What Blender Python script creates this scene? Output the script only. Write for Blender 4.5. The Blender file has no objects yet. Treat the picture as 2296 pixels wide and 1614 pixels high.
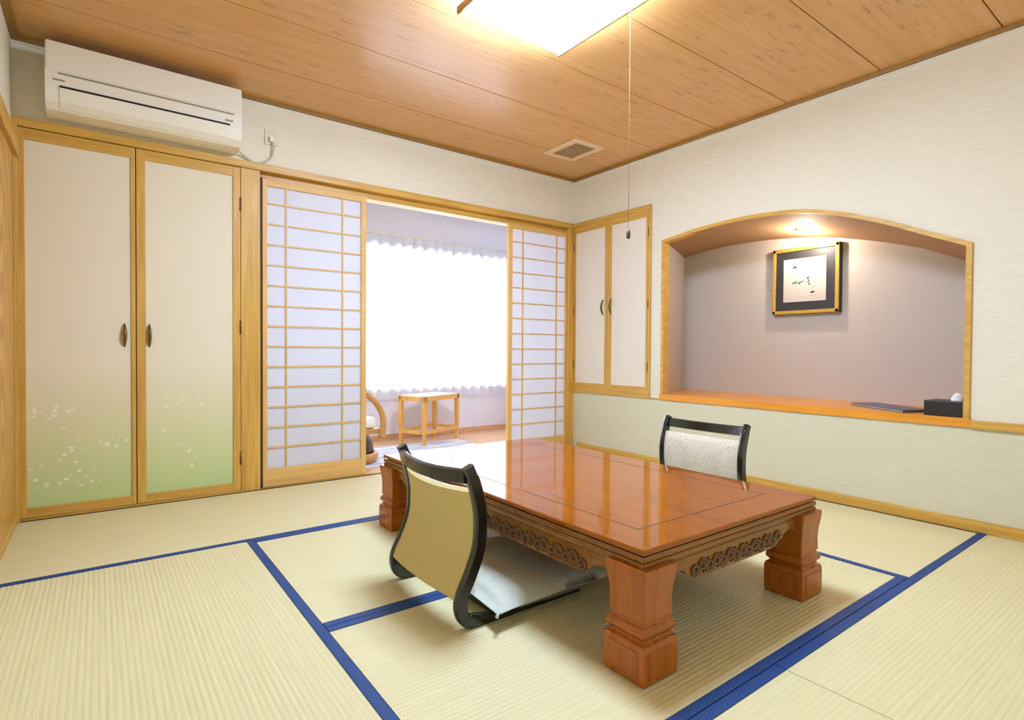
import bpy, bmesh, math, random
from mathutils import Vector, Matrix
random.seed(7)
scene = bpy.context.scene
C = scene.collection

# ------------------------------------------------------------------ camera
cam_d = bpy.data.cameras.new('camera')
cam = bpy.data.objects.new('camera', cam_d); C.objects.link(cam)
YAW, PITCH, ROLL, FPX = 0.64139, -0.01613, 0.00606, 1239.8
fw = Vector((math.sin(YAW)*math.cos(PITCH), math.cos(YAW)*math.cos(PITCH), math.sin(PITCH)))
r0 = Vector((math.cos(YAW), -math.sin(YAW), 0)); u0 = r0.cross(fw)
rt = r0*math.cos(ROLL)+u0*math.sin(ROLL); up = -r0*math.sin(ROLL)+u0*math.cos(ROLL)
m = Matrix((rt, up, -fw)).transposed().to_4x4(); m.translation = (-3.42994, -3.67172, 0.86677)
cam.matrix_world = m
cam_d.sensor_width = 36.0; cam_d.lens = 36.0*FPX/2296.0; cam_d.clip_start = 0.02
scene.camera = cam

# ------------------------------------------------------------------ world, exposure
SKY = 27.0
LAMP = 34.5
NICHE_W = 7.5
w = bpy.data.worlds.new('world'); scene.world = w; w.use_nodes = True
bg = w.node_tree.nodes['Background']
bg.inputs[0].default_value = (0.84, 0.95, 1.14, 1); bg.inputs[1].default_value = SKY
vs = scene.view_settings
vs.view_transform = 'Standard'; vs.look = 'None'; vs.gamma = 1.0; vs.use_curve_mapping = False
vs.exposure = 0.75
cy = scene.cycles
cy.use_denoising = True
cy.max_bounces = 8; cy.diffuse_bounces = 5; cy.glossy_bounces = 3; cy.transmission_bounces = 6
cy.use_adaptive_sampling = True; cy.adaptive_threshold = 0.03
cy.transparent_max_bounces = 8; cy.sample_clamp_indirect = 6.0
cy.caustics_reflective = False; cy.caustics_refractive = False

# ------------------------------------------------------------------ materials
def srgb(r, g, b):
    f = lambda c: (c/255/12.92) if c/255 <= 0.04045 else ((c/255+0.055)/1.055)**2.4
    return (f(r), f(g), f(b), 1)
class NT:
    def __init__(s, name):
        s.m = bpy.data.materials.new(name); s.m.use_nodes = True
        s.t = s.m.node_tree; s.b = s.t.nodes['Principled BSDF']; s.out = s.t.nodes['Material Output']
    def n(s, typ, **kw):
        n = s.t.nodes.new(typ)
        for k, v in kw.items():
            if k.startswith('i_'):
                key = k[2:]; n.inputs[int(key) if key.isdigit() else key.replace('_', ' ')].default_value = v
            else: setattr(n, k, v)
        return n
    def l(s, a, b): s.t.links.new(a, b)
    def coords(s, scale=(1, 1, 1), rot=(0, 0, 0)):
        tc = s.n('ShaderNodeTexCoord'); mp = s.n('ShaderNodeMapping')
        mp.inputs['Scale'].default_value = scale; mp.inputs['Rotation'].default_value = rot
        s.l(tc.outputs['Object'], mp.inputs['Vector']); return mp.outputs[0]
    def ramp(s, fac, stops, interp='LINEAR'):
        r = s.n('ShaderNodeValToRGB'); cr = r.color_ramp; cr.interpolation = interp
        while len(cr.elements) < len(stops): cr.elements.new(0.5)
        for e, (p, c) in zip(cr.elements, stops): e.position = p; e.color = c
        s.l(fac, r.inputs[0]); return r.outputs[0]
    def mix(s, fac, a, b, typ='MIX'):
        x = s.n('ShaderNodeMix', data_type='RGBA', blend_type=typ)
        for i, v in ((0, fac), (6, a), (7, b)):
            if hasattr(v, 'links'): s.l(v, x.inputs[i])
            else: x.inputs[i].default_value = v
        return x.outputs[2]
    def math(s, op, a, b=0.0):
        x = s.n('ShaderNodeMath', operation=op)
        for i, v in ((0, a), (1, b)):
            if hasattr(v, 'links'): s.l(v, x.inputs[i])
            else: x.inputs[i].default_value = v
        return x.outputs[0]
    def bump(s, h, strength=0.3, dist=0.002):
        b = s.n('ShaderNodeBump'); b.inputs['Strength'].default_value = strength; b.inputs['Distance'].default_value = dist
        s.l(h, b.inputs['Height']); s.l(b.outputs[0], s.b.inputs['Normal'])
    def col(s, c):
        if hasattr(c, 'links'): s.l(c, s.b.inputs['Base Color'])
        else: s.b.inputs['Base Color'].default_value = c
    def pr(s, **kw):
        for k, v in kw.items(): s.b.inputs[k.replace('_', ' ')].default_value = v
        return s.m

def plain(name, c, rough=0.5, var=0.06, scale=12, bump=0.0, **kw):
    t = NT(name); v = t.coords()
    no = t.n('ShaderNodeTexNoise', i_Scale=scale, i_Detail=4.0); t.l(v, no.inputs['Vector'])
    d = tuple(x*(1-var) for x in c[:3])+(1,); u = tuple(min(1, x*(1+var)) for x in c[:3])+(1,)
    t.col(t.mix(no.outputs[0], d, u))
    if bump:
        n2 = t.n('ShaderNodeTexNoise', i_Scale=scale*12, i_Detail=3.0); t.l(v, n2.inputs['Vector']); t.bump(n2.outputs[0], bump, 0.001)
    return t.pr(Roughness=rough, **kw)

def wood(name, c1, c2, axis='z', rough=0.45, scale=1.0, fleck=0.0, contrast=(0.3, 0.7), **kw):
    t = NT(name)
    sc = {'x': (1.2, 22, 22), 'y': (22, 1.2, 22), 'z': (22, 22, 1.2)}[axis]
    v = t.coords(tuple(a*scale for a in sc))
    no = t.n('ShaderNodeTexNoise', i_Scale=1.6, i_Detail=5.0, i_Roughness=0.6, i_Distortion=0.5); t.l(v, no.inputs['Vector'])
    c = t.ramp(no.outputs[0], [(contrast[0], c1), (contrast[1], c2)])
    if fleck:
        sc2 = {'x': (7, 42, 42), 'y': (42, 7, 42), 'z': (42, 42, 7)}[axis]
        v2 = t.coords(sc2); n2 = t.n('ShaderNodeTexNoise', i_Scale=1.0, i_Detail=2.0); t.l(v2, n2.inputs['Vector'])
        v3 = t.coords({'x': (1.2, 4.5, 4.5), 'y': (4.5, 1.2, 4.5), 'z': (4.5, 4.5, 1.2)}[axis])
        n3 = t.n('ShaderNodeTexNoise', i_Scale=1.0, i_Detail=1.0); t.l(v3, n3.inputs['Vector'])
        f = t.math('MULTIPLY', t.ramp(n2.outputs[0], [(0.60, (0, 0, 0, 1)), (0.70, (1, 1, 1, 1))]),
                   t.ramp(n3.outputs[0], [(0.45, (0, 0, 0, 1)), (0.62, (1, 1, 1, 1))]))
        c = t.mix(t.math('MULTIPLY', f, fleck), c, tuple(x*0.42 for x in c1[:3])+(1,))
    t.col(c)
    if rough > 0.2: t.bump(no.outputs[0], 0.08, 0.001)
    return t.pr(Roughness=rough, **kw)

G1, G2 = srgb(186, 138, 52), srgb(218, 174, 86)
W_Z = wood('golden_wood_upright', G1, G2, 'z', 0.42)
W_X = wood('golden_wood_across', G1, G2, 'x', 0.42)
W_Y = wood('golden_wood_along', G1, G2, 'y', 0.42)
SHJ_Z = wood('shoji_wood_upright', srgb(205, 158, 84), srgb(228, 186, 116), 'z', 0.5)
SHJ_X = wood('shoji_wood_across', srgb(205, 158, 84), srgb(228, 186, 116), 'x', 0.5)
SHELF = wood('orange_shelf_wood', srgb(206, 128, 30), srgb(234, 160, 58), 'y', 0.3, contrast=(0.25, 0.7))
CEIL = wood('ceiling_board_wood', srgb(204, 150, 86), srgb(220, 170, 110), 'x', 0.30, scale=0.8, fleck=0.6)
CTRIM = wood('ceiling_trim_wood', srgb(140, 100, 40), srgb(160, 118, 54), 'x', 0.5)
TABLE = wood('lacquered_table_wood', srgb(136, 70, 8), srgb(152, 82, 12), 'y', 0.07, scale=0.5, contrast=(0.25, 0.75), Coat_Weight=0.0, Specular_IOR_Level=0.42)
TABLE_X = wood('lacquered_table_wood_across_shaded', srgb(118, 72, 22), srgb(150, 96, 34), 'x', 0.14, contrast=(0.25, 0.75), Coat_Weight=0.0, Specular_IOR_Level=0.45)  # darker olive copy of the table wood, low light at the edges painted in
TABLE_Z = wood('lacquered_table_wood_upright', srgb(142, 74, 14), srgb(178, 98, 22), 'z', 0.14, contrast=(0.25, 0.75), Coat_Weight=0.0, Specular_IOR_Level=0.45)
GROOVE = plain('dark_groove', srgb(70, 34, 10), 0.4)
CARVE = plain('carved_wood', srgb(104, 66, 24), 0.3, 0.25, 60)
ETAB = wood('tan_table_wood', srgb(190, 138, 58), srgb(214, 164, 84), 'z', 0.35)
EFLOOR = wood('sunroom_floor_wood', srgb(184, 140, 100), srgb(206, 164, 124), 'x', 0.35)
RATTAN = wood('rattan_cane', srgb(172, 122, 62), srgb(206, 156, 90), 'x', 0.4, scale=2)
BLACK = plain('black_lacquer', (0.008, 0.009, 0.007, 1), 0.22, 0.2, 20, Coat_Weight=0.4, Coat_Roughness=0.1)
DARK = plain('dark_gap', (0.012, 0.008, 0.004, 1), 0.7)
BRASS = plain('aged_brass', srgb(120, 96, 52), 0.35, 0.2, 60, Metallic=0.9)
PLATE = plain('pale_brass', srgb(184, 164, 116), 0.4, 0.1, 40, Metallic=0.4)
HINGE = plain('bronze_hinge', srgb(116, 82, 40), 0.4, 0.1, 40, Metallic=0.6)
GOLD = plain('gold_frame', srgb(206, 164, 72), 0.32, 0.12, 30, Metallic=0.55)
ACW = plain('cream_plastic', srgb(240, 234, 220), 0.35, 0.02, 5)
ACG = plain('grey_plastic', srgb(150, 140, 118), 0.5)
WHITE = plain('white_paint', srgb(240, 236, 230), 0.6, 0.02, 6)
LILAC = plain('sunroom_wall_paper', srgb(232, 230, 238), 0.8, 0.02, 10)
MAUVE = plain('mauve_wall_paper', srgb(192, 183, 174), 0.85, 0.03, 30, bump=0.15)
CREAM = plain('cream_cloth', srgb(202, 180, 118), 0.85, 0.05, 60, bump=0.3)
TISSUE = plain('white_tissue', srgb(245, 242, 240), 0.9, 0.02)
NAVY = plain('navy_folder', srgb(84, 88, 104), 0.4, 0.08, 30)
MATBLACK = plain('black_mat_board', srgb(40, 38, 40), 0.5, 0.08, 20)
PAPER = plain('calligraphy_paper', srgb(186, 178, 170), 0.8, 0.02, 8)
INK = plain('black_ink', srgb(52, 50, 52), 0.8)
INK2 = plain('grey_ink', srgb(150, 144, 142), 0.8)
CORD = plain('beige_cord', srgb(196, 186, 158), 0.5)
CORD2 = plain('beige_plate', srgb(226, 216, 192), 0.5)
BOXBLK = plain('black_box_card', srgb(40, 34, 32), 0.45, 0.1, 20)

def wallpaper(name, c):
    t = NT(name); v = t.coords((6, 6, 60))
    no = t.n('ShaderNodeTexNoise', i_Scale=1.5, i_Detail=5.0); t.l(v, no.inputs['Vector'])
    t.col(t.ramp(no.outputs[0], [(0.3, tuple(x*0.93 for x in c[:3])+(1,)), (0.7, c)]))
    t.bump(no.outputs[0], 0.12, 0.001)
    return t.pr(Roughness=0.85)
WALL = wallpaper('cream_wallpaper', srgb(236, 228, 208))
DADO = wallpaper('pale_green_beige_wallpaper', srgb(218, 212, 184))

def tatami_mat(axis):
    # ribs are geometry; here only the woven rush colour, streaked across the ribs
    t = NT('tatami_rush_'+axis)
    v = t.coords((160, 3, 1) if axis == 'y' else (3, 160, 1))
    no = t.n('ShaderNodeTexNoise', i_Scale=1.0, i_Detail=3.0); t.l(v, no.inputs['Vector'])
    v2 = t.coords((1.5, 1.5, 1)); n2 = t.n('ShaderNodeTexNoise', i_Scale=1.0, i_Detail=2.0); t.l(v2, n2.inputs['Vector'])
    c = t.ramp(no.outputs[0], [(0.3, srgb(210, 197, 150)), (0.7, srgb(220, 208, 164))])
    c = t.mix(t.math('MULTIPLY', n2.outputs[0], 0.25), c, srgb(200, 188, 136))
    t.col(c)
    v3 = t.coords((40, 420, 1) if axis == 'y' else (420, 40, 1)); n3 = t.n('ShaderNodeTexNoise', i_Scale=1.0, i_Detail=2.0); t.l(v3, n3.inputs['Vector'])
    t.bump(n3.outputs[0], 0.12, 0.001)
    return t.pr(Roughness=0.55)
TAT_Y, TAT_X = tatami_mat('y'), tatami_mat('x')
def heri():
    t = NT('blue_border_cloth'); v = t.coords((140, 140, 140))
    ch = t.n('ShaderNodeTexChecker', i_Scale=1.0); t.l(v, ch.inputs['Vector'])
    ch.inputs[1].default_value = srgb(14, 66, 132); ch.inputs[2].default_value = srgb(10, 46, 100)
    t.col(ch.outputs[0]); return t.pr(Roughness=0.6)
HERI = heri()
SEAM2 = plain('dark_brown_gap', srgb(58, 34, 10), 0.7)
SEAM = plain('dark_brown_seam', srgb(84, 66, 34), 0.7)

def fusuma(name, zlo, seed):
    # cream paper, the lower part printed in pale green with drifting white petals
    t = NT(name); tc = t.n('ShaderNodeTexCoord'); sep = t.n('ShaderNodeSeparateXYZ'); t.l(tc.outputs['Object'], sep.inputs[0])
    z = sep.outputs[2]
    c = t.ramp(t.math('DIVIDE', z, 1.85), [(0.0, srgb(186, 204, 142)), (0.10, srgb(200, 208, 152)), (0.24, srgb(218, 212, 172)), (0.40, srgb(230, 220, 196))])
    v = t.coords((26, 1, 34)); v.node.inputs['Location'].default_value = (seed, 0, seed*2)
    vo = t.n('ShaderNodeTexVoronoi', i_Scale=1.0); t.l(v, vo.inputs['Vector'])
    d = t.ramp(vo.outputs['Distance'], [(0.20, (1, 1, 1, 1)), (0.33, (0, 0, 0, 1))])
    v2 = t.coords((5, 1, 9), (0, 0.5, 0)); v2.node.inputs['Location'].default_value = (seed*3, 0, seed)
    n2 = t.n('ShaderNodeTexNoise', i_Scale=1.0, i_Detail=2.0); t.l(v2, n2.inputs['Vector'])
    msk = t.ramp(n2.outputs[0], [(0.53, (0, 0, 0, 1)), (0.60, (1, 1, 1, 1))])
    zm = t.ramp(t.math('DIVIDE', z, 1.85), [(0.03, (0, 0, 0, 1)), (0.06, (1, 1, 1, 1)), (0.27, (1, 1, 1, 1)), (0.31, (0, 0, 0, 1))])
    f = t.math('MULTIPLY', t.math('MULTIPLY', d, msk), t.math('MULTIPLY', zm, 0.75))
    t.col(t.mix(f, c, srgb(244, 240, 220))); return t.pr(Roughness=0.8)
FUS = [fusuma('closet_door_paper', 0, 1.3), fusuma('closet_door_paper_two', 0, 4.1)]
CABP = plain('cabinet_door_paper', srgb(234, 224, 208), 0.8, 0.03, 20)

def translucent(name, c, tr, frac, rough=0.9):
    t = NT(name); t.col(c); t.pr(Roughness=rough)
    tl = t.n('ShaderNodeBsdfTranslucent'); tl.inputs[0].default_value = tr
    mx = t.n('ShaderNodeMixShader'); mx.inputs[0].default_value = frac
    t.l(t.b.outputs[0], mx.inputs[1]); t.l(tl.outputs[0], mx.inputs[2]); t.l(mx.outputs[0], t.out.inputs[0]); return t.m
SHOJI = translucent('shoji_paper', srgb(236, 236, 240), srgb(232, 232, 238), 0.52)
CURT = translucent('sheer_curtain_cloth', srgb(246, 244, 246), srgb(248, 248, 250), 0.6)
def glass():
    t = NT('window_glass'); tr = t.n('ShaderNodeBsdfTransparent'); gl = t.n('ShaderNodeBsdfGlossy'); gl.inputs['Roughness'].default_value = 0.02
    fr = t.n('ShaderNodeFresnel'); mx = t.n('ShaderNodeMixShader')
    t.l(fr.outputs[0], mx.inputs[0]); t.l(tr.outputs[0], mx.inputs[1]); t.l(gl.outputs[0], mx.inputs[2]); t.l(mx.outputs[0], t.out.inputs[0]); return t.m
GLASS = glass()
def emis(name, c, s):
    t = NT(name); t.col(c); t.b.inputs['Emission Color'].default_value = c; t.b.inputs['Emission Strength'].default_value = s; return t.pr(Roughness=0.5)
DIFF = emis('lit_lamp_diffuser', (0.755, 1.035, 1.42, 1), LAMP)
BULB = emis('lit_niche_bulb', (1.0, 0.8, 0.6, 1), 25.0)

def door_grain():
    t = NT('figured_door_wood'); v = t.coords((1, 5, 0.9))
    wv = t.n('ShaderNodeTexWave', wave_type='RINGS', rings_direction='X', i_Scale=1.6, i_Distortion=5.0, i_Detail=2.0); wv.inputs['Detail Scale'].default_value = 1.2; t.l(v, wv.inputs['Vector'])
    t.col(t.ramp(wv.outputs[1], [(0.1, srgb(176, 122, 40)), (0.8, srgb(208, 158, 72))])); return t.pr(Roughness=0.4)
DOORW = door_grain()
def zabuton_cloth():
    t = NT('zabuton_cloth'); tc = t.n('ShaderNodeTexCoord'); sep = t.n('ShaderNodeSeparateXYZ'); t.l(tc.outputs['Object'], sep.inputs[0])
    x, y = sep.outputs[0], sep.outputs[1]
    def line(e, c, wd):
        return t.math('LESS_THAN', t.math('ABSOLUTE', t.math('SUBTRACT', e, c)), wd)
    a = t.math('ADD', x, t.math('MULTIPLY', y, 0.25)); b = t.math('ADD', y, t.math('MULTIPLY', x, -0.3))
    f = None
    for e, c, wd in ((a, -0.10, 0.005), (a, -0.12, 0.005), (a, -0.145, 0.004), (a, 0.12, 0.005), (a, 0.145, 0.004), (a, 0.165, 0.004), (a, 0.19, 0.003), (b, -0.02, 0.004), (b, 0.12, 0.004)):
        q = line(e, c, wd); f = q if f is None else t.math('MAXIMUM', f, q)
    no = t.n('ShaderNodeTexNoise', i_Scale=40.0, i_Detail=3.0); t.l(tc.outputs['Object'], no.inputs['Vector'])
    base = t.mix(no.outputs[0], srgb(186, 188, 172), srgb(208, 210, 198))
    t.col(t.mix(f, base, srgb(206, 184, 140))); t.bump(no.outputs[0], 0.1, 0.002); return t.pr(Roughness=0.75)
ZAB = zabuton_cloth()
def brocade():
    t = NT('patterned_back_cloth'); v = t.coords((60, 60, 60), (0.785, 0, 0))
    ch = t.n('ShaderNodeTexVoronoi', i_Scale=1.0); ch.inputs['Randomness'].default_value = 0.35; t.l(v, ch.inputs['Vector'])
    t.col(t.ramp(ch.outputs['Distance'], [(0.15, srgb(186, 170, 142)), (0.5, srgb(208, 196, 174))])); return t.pr(Roughness=0.7)
BROC = brocade()
def rug():
    t = NT('pale_rug_cloth'); v = t.coords((2, 16, 1)); no = t.n('ShaderNodeTexNoise', i_Scale=1.5, i_Detail=3.0); t.l(v, no.inputs['Vector'])
    t.col(t.ramp(no.outputs[0], [(0.42, srgb(178, 184, 206)), (0.55, srgb(238, 236, 236))])); return t.pr(Roughness=0.9)
RUG = rug()
VENT_G = plain('grey_vent_mesh', srgb(180, 150, 112), 0.7)
VENT_F = plain('beige_vent_frame', srgb(236, 206, 166), 0.5)

# ------------------------------------------------------------------ mesh helpers
WL = {}
def obj(name, verts, faces, mat, parent=None, smooth=False, origin=None):
    xs, ys, zs = zip(*verts)
    if origin is None: origin = ((min(xs)+max(xs))/2, (min(ys)+max(ys))/2, min(zs))
    o3 = Vector(origin)
    me = bpy.data.meshes.new(name); me.from_pydata([tuple(Vector(v)-o3) for v in verts], [], faces); me.update()
    bm = bmesh.new(); bm.from_mesh(me); bmesh.ops.recalc_face_normals(bm, faces=bm.faces); bm.to_mesh(me); bm.free()
    if smooth: me.polygons.foreach_set('use_smooth', [True]*len(me.polygons))
    me.materials.append(mat)
    o = bpy.data.objects.new(name, me); C.objects.link(o)
    o.location = o3 - (WL[parent] if parent else Vector((0, 0, 0))); o.parent = parent; WL[o] = o3
    return o
def empty(name, loc, label=None, cat=None, group=None):
    o = bpy.data.objects.new(name, None); C.objects.link(o); o.location = loc; WL[o] = Vector(loc); o.empty_display_size = 0.05
    if label: tag(o, label, cat, group)
    return o
def tag(o, label, cat, group=None, kind=None):
    o['label'] = label; o['category'] = cat
    if group: o['group'] = group
    if kind: o['kind'] = kind
    return o
def struct(o, label=None):
    o['kind'] = 'structure'
    if label: o['label'] = label
    return o
class G:
    """collects shapes for one mesh"""
    def __init__(s): s.v, s.f = [], []
    def add(s, v, f):
        k = len(s.v); s.v += [tuple(x) for x in v]; s.f += [tuple(i+k for i in q) for q in f]; return s
    def box(s, lo, hi, bev=0.0):
        if bev <= 0:
            x0, y0, z0 = lo; x1, y1, z1 = hi
            return s.add([(x0,y0,z0),(x1,y0,z0),(x1,y1,z0),(x0,y1,z0),(x0,y0,z1),(x1,y0,z1),(x1,y1,z1),(x0,y1,z1)],
                         [(0,3,2,1),(4,5,6,7),(0,1,5,4),(1,2,6,5),(2,3,7,6),(3,0,4,7)])
        bm = bmesh.new(); bmesh.ops.create_cube(bm, size=1)
        for v in bm.verts: v.co = Vector([lo[i]+(v.co[i]+0.5)*(hi[i]-lo[i]) for i in range(3)])
        bmesh.ops.bevel(bm, geom=list(bm.edges), offset=bev, segments=2, affect='EDGES', profile=0.6)
        bm.verts.index_update(); r = s.add([v.co.copy() for v in bm.verts], [[v.index for v in f.verts] for f in bm.faces]); bm.free(); return r
    def loft(s, rings, cap=True, closed=True):
        n = len(rings[0]); v = [p for r in rings for p in r]; f = []
        for i in range(len(rings)-1):
            for j in range(n if closed else n-1):
                f.append((i*n+j, i*n+(j+1) % n, (i+1)*n+(j+1) % n, (i+1)*n+j))
        if cap and closed: f += [tuple(range(n)), tuple(range((len(rings)-1)*n, len(rings)*n))]
        return s.add(v, f)
    def tube(s, pts, r, n=10, cap=True):
        pts = [Vector(p) for p in pts]; rings = []; ref = None
        for i, p in enumerate(pts):
            t = (pts[min(i+1, len(pts)-1)]-pts[max(i-1, 0)]).normalized()
            if ref is None: ref = t.orthogonal().normalized()
            ref = (ref-t*ref.dot(t)).normalized(); b = t.cross(ref)
            rr = r[i] if isinstance(r, (list, tuple)) else r
            rings.append([p+(ref*math.cos(a)+b*math.sin(a))*rr for a in [2*math.pi*k/n for k in range(n)]])
        return s.loft(rings, cap)
    def lathe(s, prof, c, n=24):
        return s.loft([[(c[0]+r*math.cos(2*math.pi*k/n), c[1]+r*math.sin(2*math.pi*k/n), c[2]+z) for k in range(n)] for r, z in prof])
    def prism(s, poly, axis, a, b):
        """poly in the two other axes, extruded along axis from a to b"""
        def mk(p, q):
            return {'x': (q, p[0], p[1]), 'y': (p[0], q, p[1]), 'z': (p[0], p[1], q)}[axis]
        return s.loft([[mk(p, a) for p in poly], [mk(p, b) for p in poly]])
    def build(s, name, mat, parent=None, smooth=False, origin=None): return obj(name, s.v, s.f, mat, parent, smooth, origin)
def box(name, lo, hi, mat, parent=None, bev=0.0):
    lo2 = [min(a, b) for a, b in zip(lo, hi)]; hi2 = [max(a, b) for a, b in zip(lo, hi)]
    return G().box(lo2, hi2, bev).build(name, mat, parent)
def catmull(pts, n=8):
    P = [Vector(p) for p in pts]; P = [P[0]*2-P[1]]+P+[P[-1]*2-P[-2]]; out = []
    for i in range(1, len(P)-2):
        for k in range(n):
            t = k/n; a, b, c, d = P[i-1:i+3]
            out.append(0.5*((2*b)+(c-a)*t+(2*a-5*b+4*c-d)*t*t+(3*b-a-3*c+d)*t**3))
    out.append(P[-2]); return out
def autosmooth(o, ang=40):
    me = o.data; bm = bmesh.new(); bm.from_mesh(me)
    for f in bm.faces: f.smooth = True
    for e in bm.edges: e.smooth = len(e.link_faces) == 2 and e.calc_face_angle(0) < math.radians(ang)
    bm.to_mesh(me); bm.free(); return o

H, L, W, FRONT = 2.4, 2.007, 3.77, -3.9

# ================================================================== SETTING
# ---- floor: slab with eight mats, each with two cloth borders
floor = struct(box('floor', (-W, FRONT, -0.09), (0, 0.0, -0.05), W_X), 'tatami floor of the room')
def mat_piece(x0, x1, y0, y1, axis, sides=(0, 1)):
    """ribs run along axis, the long side"""
    PITCH = 0.0157; HW = 0.031; g = G(); e = 0.0012
    x0 += e; x1 -= e; y0 += e; y1 -= e
    a0, a1 = (y0, y1) if axis == 'x' else (x0, x1)
    nr = round((a1-a0)/PITCH); seg = 6; prof = []
    for k in range(nr*seg+1):
        t = k/seg; ph = t-math.floor(t)
        prof.append((a0+(a1-a0)*k/(nr*seg), -0.0015*(1-math.sin(math.pi*ph)**0.6) if 0 < ph else -0.0015))
    poly = [(a0, -0.05)]+prof+[(a1, -0.05)]
    l0, l1 = (x0, x1) if axis == 'x' else (y0, y1)
    n = len(poly); v = []; 
    mk = (lambda p, q: (q, p[0], p[1])) if axis == 'x' else (lambda p, q: (p[0], q, p[1]))
    g.add([mk(p, l0) for p in poly]+[mk(p, l1) for p in poly], [(i, i+1, n+i+1, n+i) for i in range(n-1)]+[(n-1, 0, n, 2*n-1)]+[tuple(range(n)), tuple(range(n, 2*n))])
    o = g.build('tatami_mat', TAT_X if axis == 'x' else TAT_Y, floor); autosmooth(o, 50)
    for s in [(a0, a1-HW)[q] for q in sides]:
        if axis == 'x': box('cloth_border', (x0, s, -0.03), (x1, s+HW, 0.0018), HERI, o, 0.0012)
        else: box('cloth_border', (s, y0, -0.03), (s+HW, y1, 0.0018), HERI, o, 0.0012)
    return o
Y1, Y2, Y3, X1, X2, XM = -0.972, -1.955, -2.89, -2.868, -0.955, -1.928
mat_piece(-W, XM, Y1, 0-0.022, 'x', (0,)); mat_piece(XM, 0-0.03, Y1, 0-0.022, 'x', (0,))
mat_piece(-W, X1, Y3, Y1, 'y'); mat_piece(X2, 0-0.03, Y3, Y1, 'y', (0,))
mat_piece(X1, X2, Y2, Y1, 'x'); mat_piece(X1, X2, Y3, Y2, 'x')
mat_piece(-W, XM, FRONT, Y3, 'x'); mat_piece(XM, 0, FRONT, Y3, 'x')

struct(box('trim_19', (-W+0.014, -0.022, -0.05), (-0.03, -0.002, 0.0012), SEAM), 'dark edge strip between mats and back wall')
struct(box('trim_20', (-0.03, Y3, -0.05), (-0.018, -0.022, 0.0012), SEAM), 'dark edge strip between mats and right wall')
# ---- ceiling boards
ceil = struct(box('ceiling', (-W-0.05, FRONT-0.05, H+0.012), (0.05, 0.05, H+0.06), CTRIM), 'wood board ceiling')
ys = [0.0, -0.44, -0.944, -1.44, -1.935, -2.44, -2.945, -3.445, FRONT]
for a, b in zip(ys[:-1], ys[1:]):
    box('ceiling_board', (-W, b+0.0025, H), (0, a-0.0025, H+0.014), CEIL, ceil, 0.002)

# ---- back wall: upper strip above the lintel, rest is doors and openings
wb = struct(box('wall_back', (-W-0.1, 0.0, L-0.02), (0.1, 0.12, H+0.02), WALL), 'cream papered upper back wall')
struct(G().box((-W-0.1, 0.03, -0.05), (-2.63, 0.12, L)).build('wall_closet_back', WALL))
struct(box('trim_1', (-W, -0.022, 1.963), (0, 0.03, L), W_X, None, 0.002), 'golden wood lintel across the back wall')
struct(box('trim_2', (-2.742, -0.012, 0.0), (-2.633, 0.03, 1.963), W_Z, None, 0.003), 'wide golden wood post beside the closet')
struct(box('trim_3', (-0.075, -0.014, 0.0), (-0.004, 0.10, 1.963), W_Z, None, 0.003), 'golden wood corner post')
struct(box('trim_4', (-2.628, 0.002, -0.05), (0, 0.10, 0.004), W_X, None, 0.001), 'golden wood door sill track')
struct(box('trim_5', (-2.628, 0.03, 1.92), (0, 0.12, 1.99), W_X), 'lintel track for the sliding screens')
# ceiling trim
for i, (lo, hi, mt) in enumerate((((-W, -0.03, H-0.022), (0, 0, H), CTRIM), ((-0.03, FRONT, H-0.022), (0, -0.03, H), CTRIM), ((-W, FRONT, H-0.022), (-W+0.03, -0.03, H), CTRIM))):
    struct(box('trim_%d' % (6+i), lo, hi, mt, None, 0.002), 'brown ceiling edge moulding')
struct(box('trim_9', (-W+0.0, -0.012, H-0.032), (0, 0, H-0.022), ACW), 'thin cream strip under ceiling moulding')
struct(box('trim_10', (-0.012, FRONT, H-0.032), (0, -0.012, H-0.022), ACW), 'thin cream strip under ceiling moulding')

# ---- right wall with arched niche
NZ = 0.548
arch = [(-1.003, 1.692), (-1.12, 1.707), (-1.27, 1.726), (-1.472, 1.739), (-1.62, 1.743), (-1.738, 1.741), (-1.913, 1.729), (-2.03, 1.711), (-2.126, 1.690), (-2.273, 1.644), (-2.388, 1.599), (-2.497, 1.553), (-2.60, 1.502), (-2.696, 1.456), (-2.82, 1.398)]
arch = [(p.x, p.y) for p in catmull([(a, b, 0) for a, b in arch], 4)]
back_arch = [(-0.755, 1.672), (-0.95, 1.697), (-1.102, 1.710), (-1.30, 1.713), (-1.484, 1.708), (-1.70, 1.690), (-1.897, 1.663), (-2.12, 1.612), (-2.372, 1.538), (-2.51, 1.484), (-2.632, 1.424), (-2.90, 1.30)]
back_arch = [(p.x, p.y) for p in catmull([(a, b, 0) for a, b in back_arch], 4)]
NL, NR, ND = arch[0][0], arch[-1][0], 0.58
g = G()
def wq(a, b, c, d): g.add([(0.0, *a), (0.0, *b), (0.0, *c), (0.0, *d)], [(0, 1, 2, 3)])
wq((0.1, 0.505), (NL, 0.505), (NL, H+0.02), (0.1, H+0.02))
wq((NR, 0.505), (FRONT-0.1, 0.505), (FRONT-0.1, H+0.02), (NR, H+0.02))
for (a, za), (b, zb) in zip(arch[:-1], arch[1:]): wq((a, za), (b, zb), (b, H+0.02), (a, H+0.02))
wr = struct(g.build('wall_right', WALL), 'cream papered right wall with arched niche')
struct(box('wall_right_dado', (-0.004, FRONT-0.1, -0.05), (0.0, 0.0, 0.508), DADO), 'pale green beige lower part of right wall')
struct(box('baseboard_right', (-0.018, FRONT, 0.0), (-0.004, -0.075, 0.056), W_Y, None, 0.002), 'golden wood baseboard')
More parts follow.
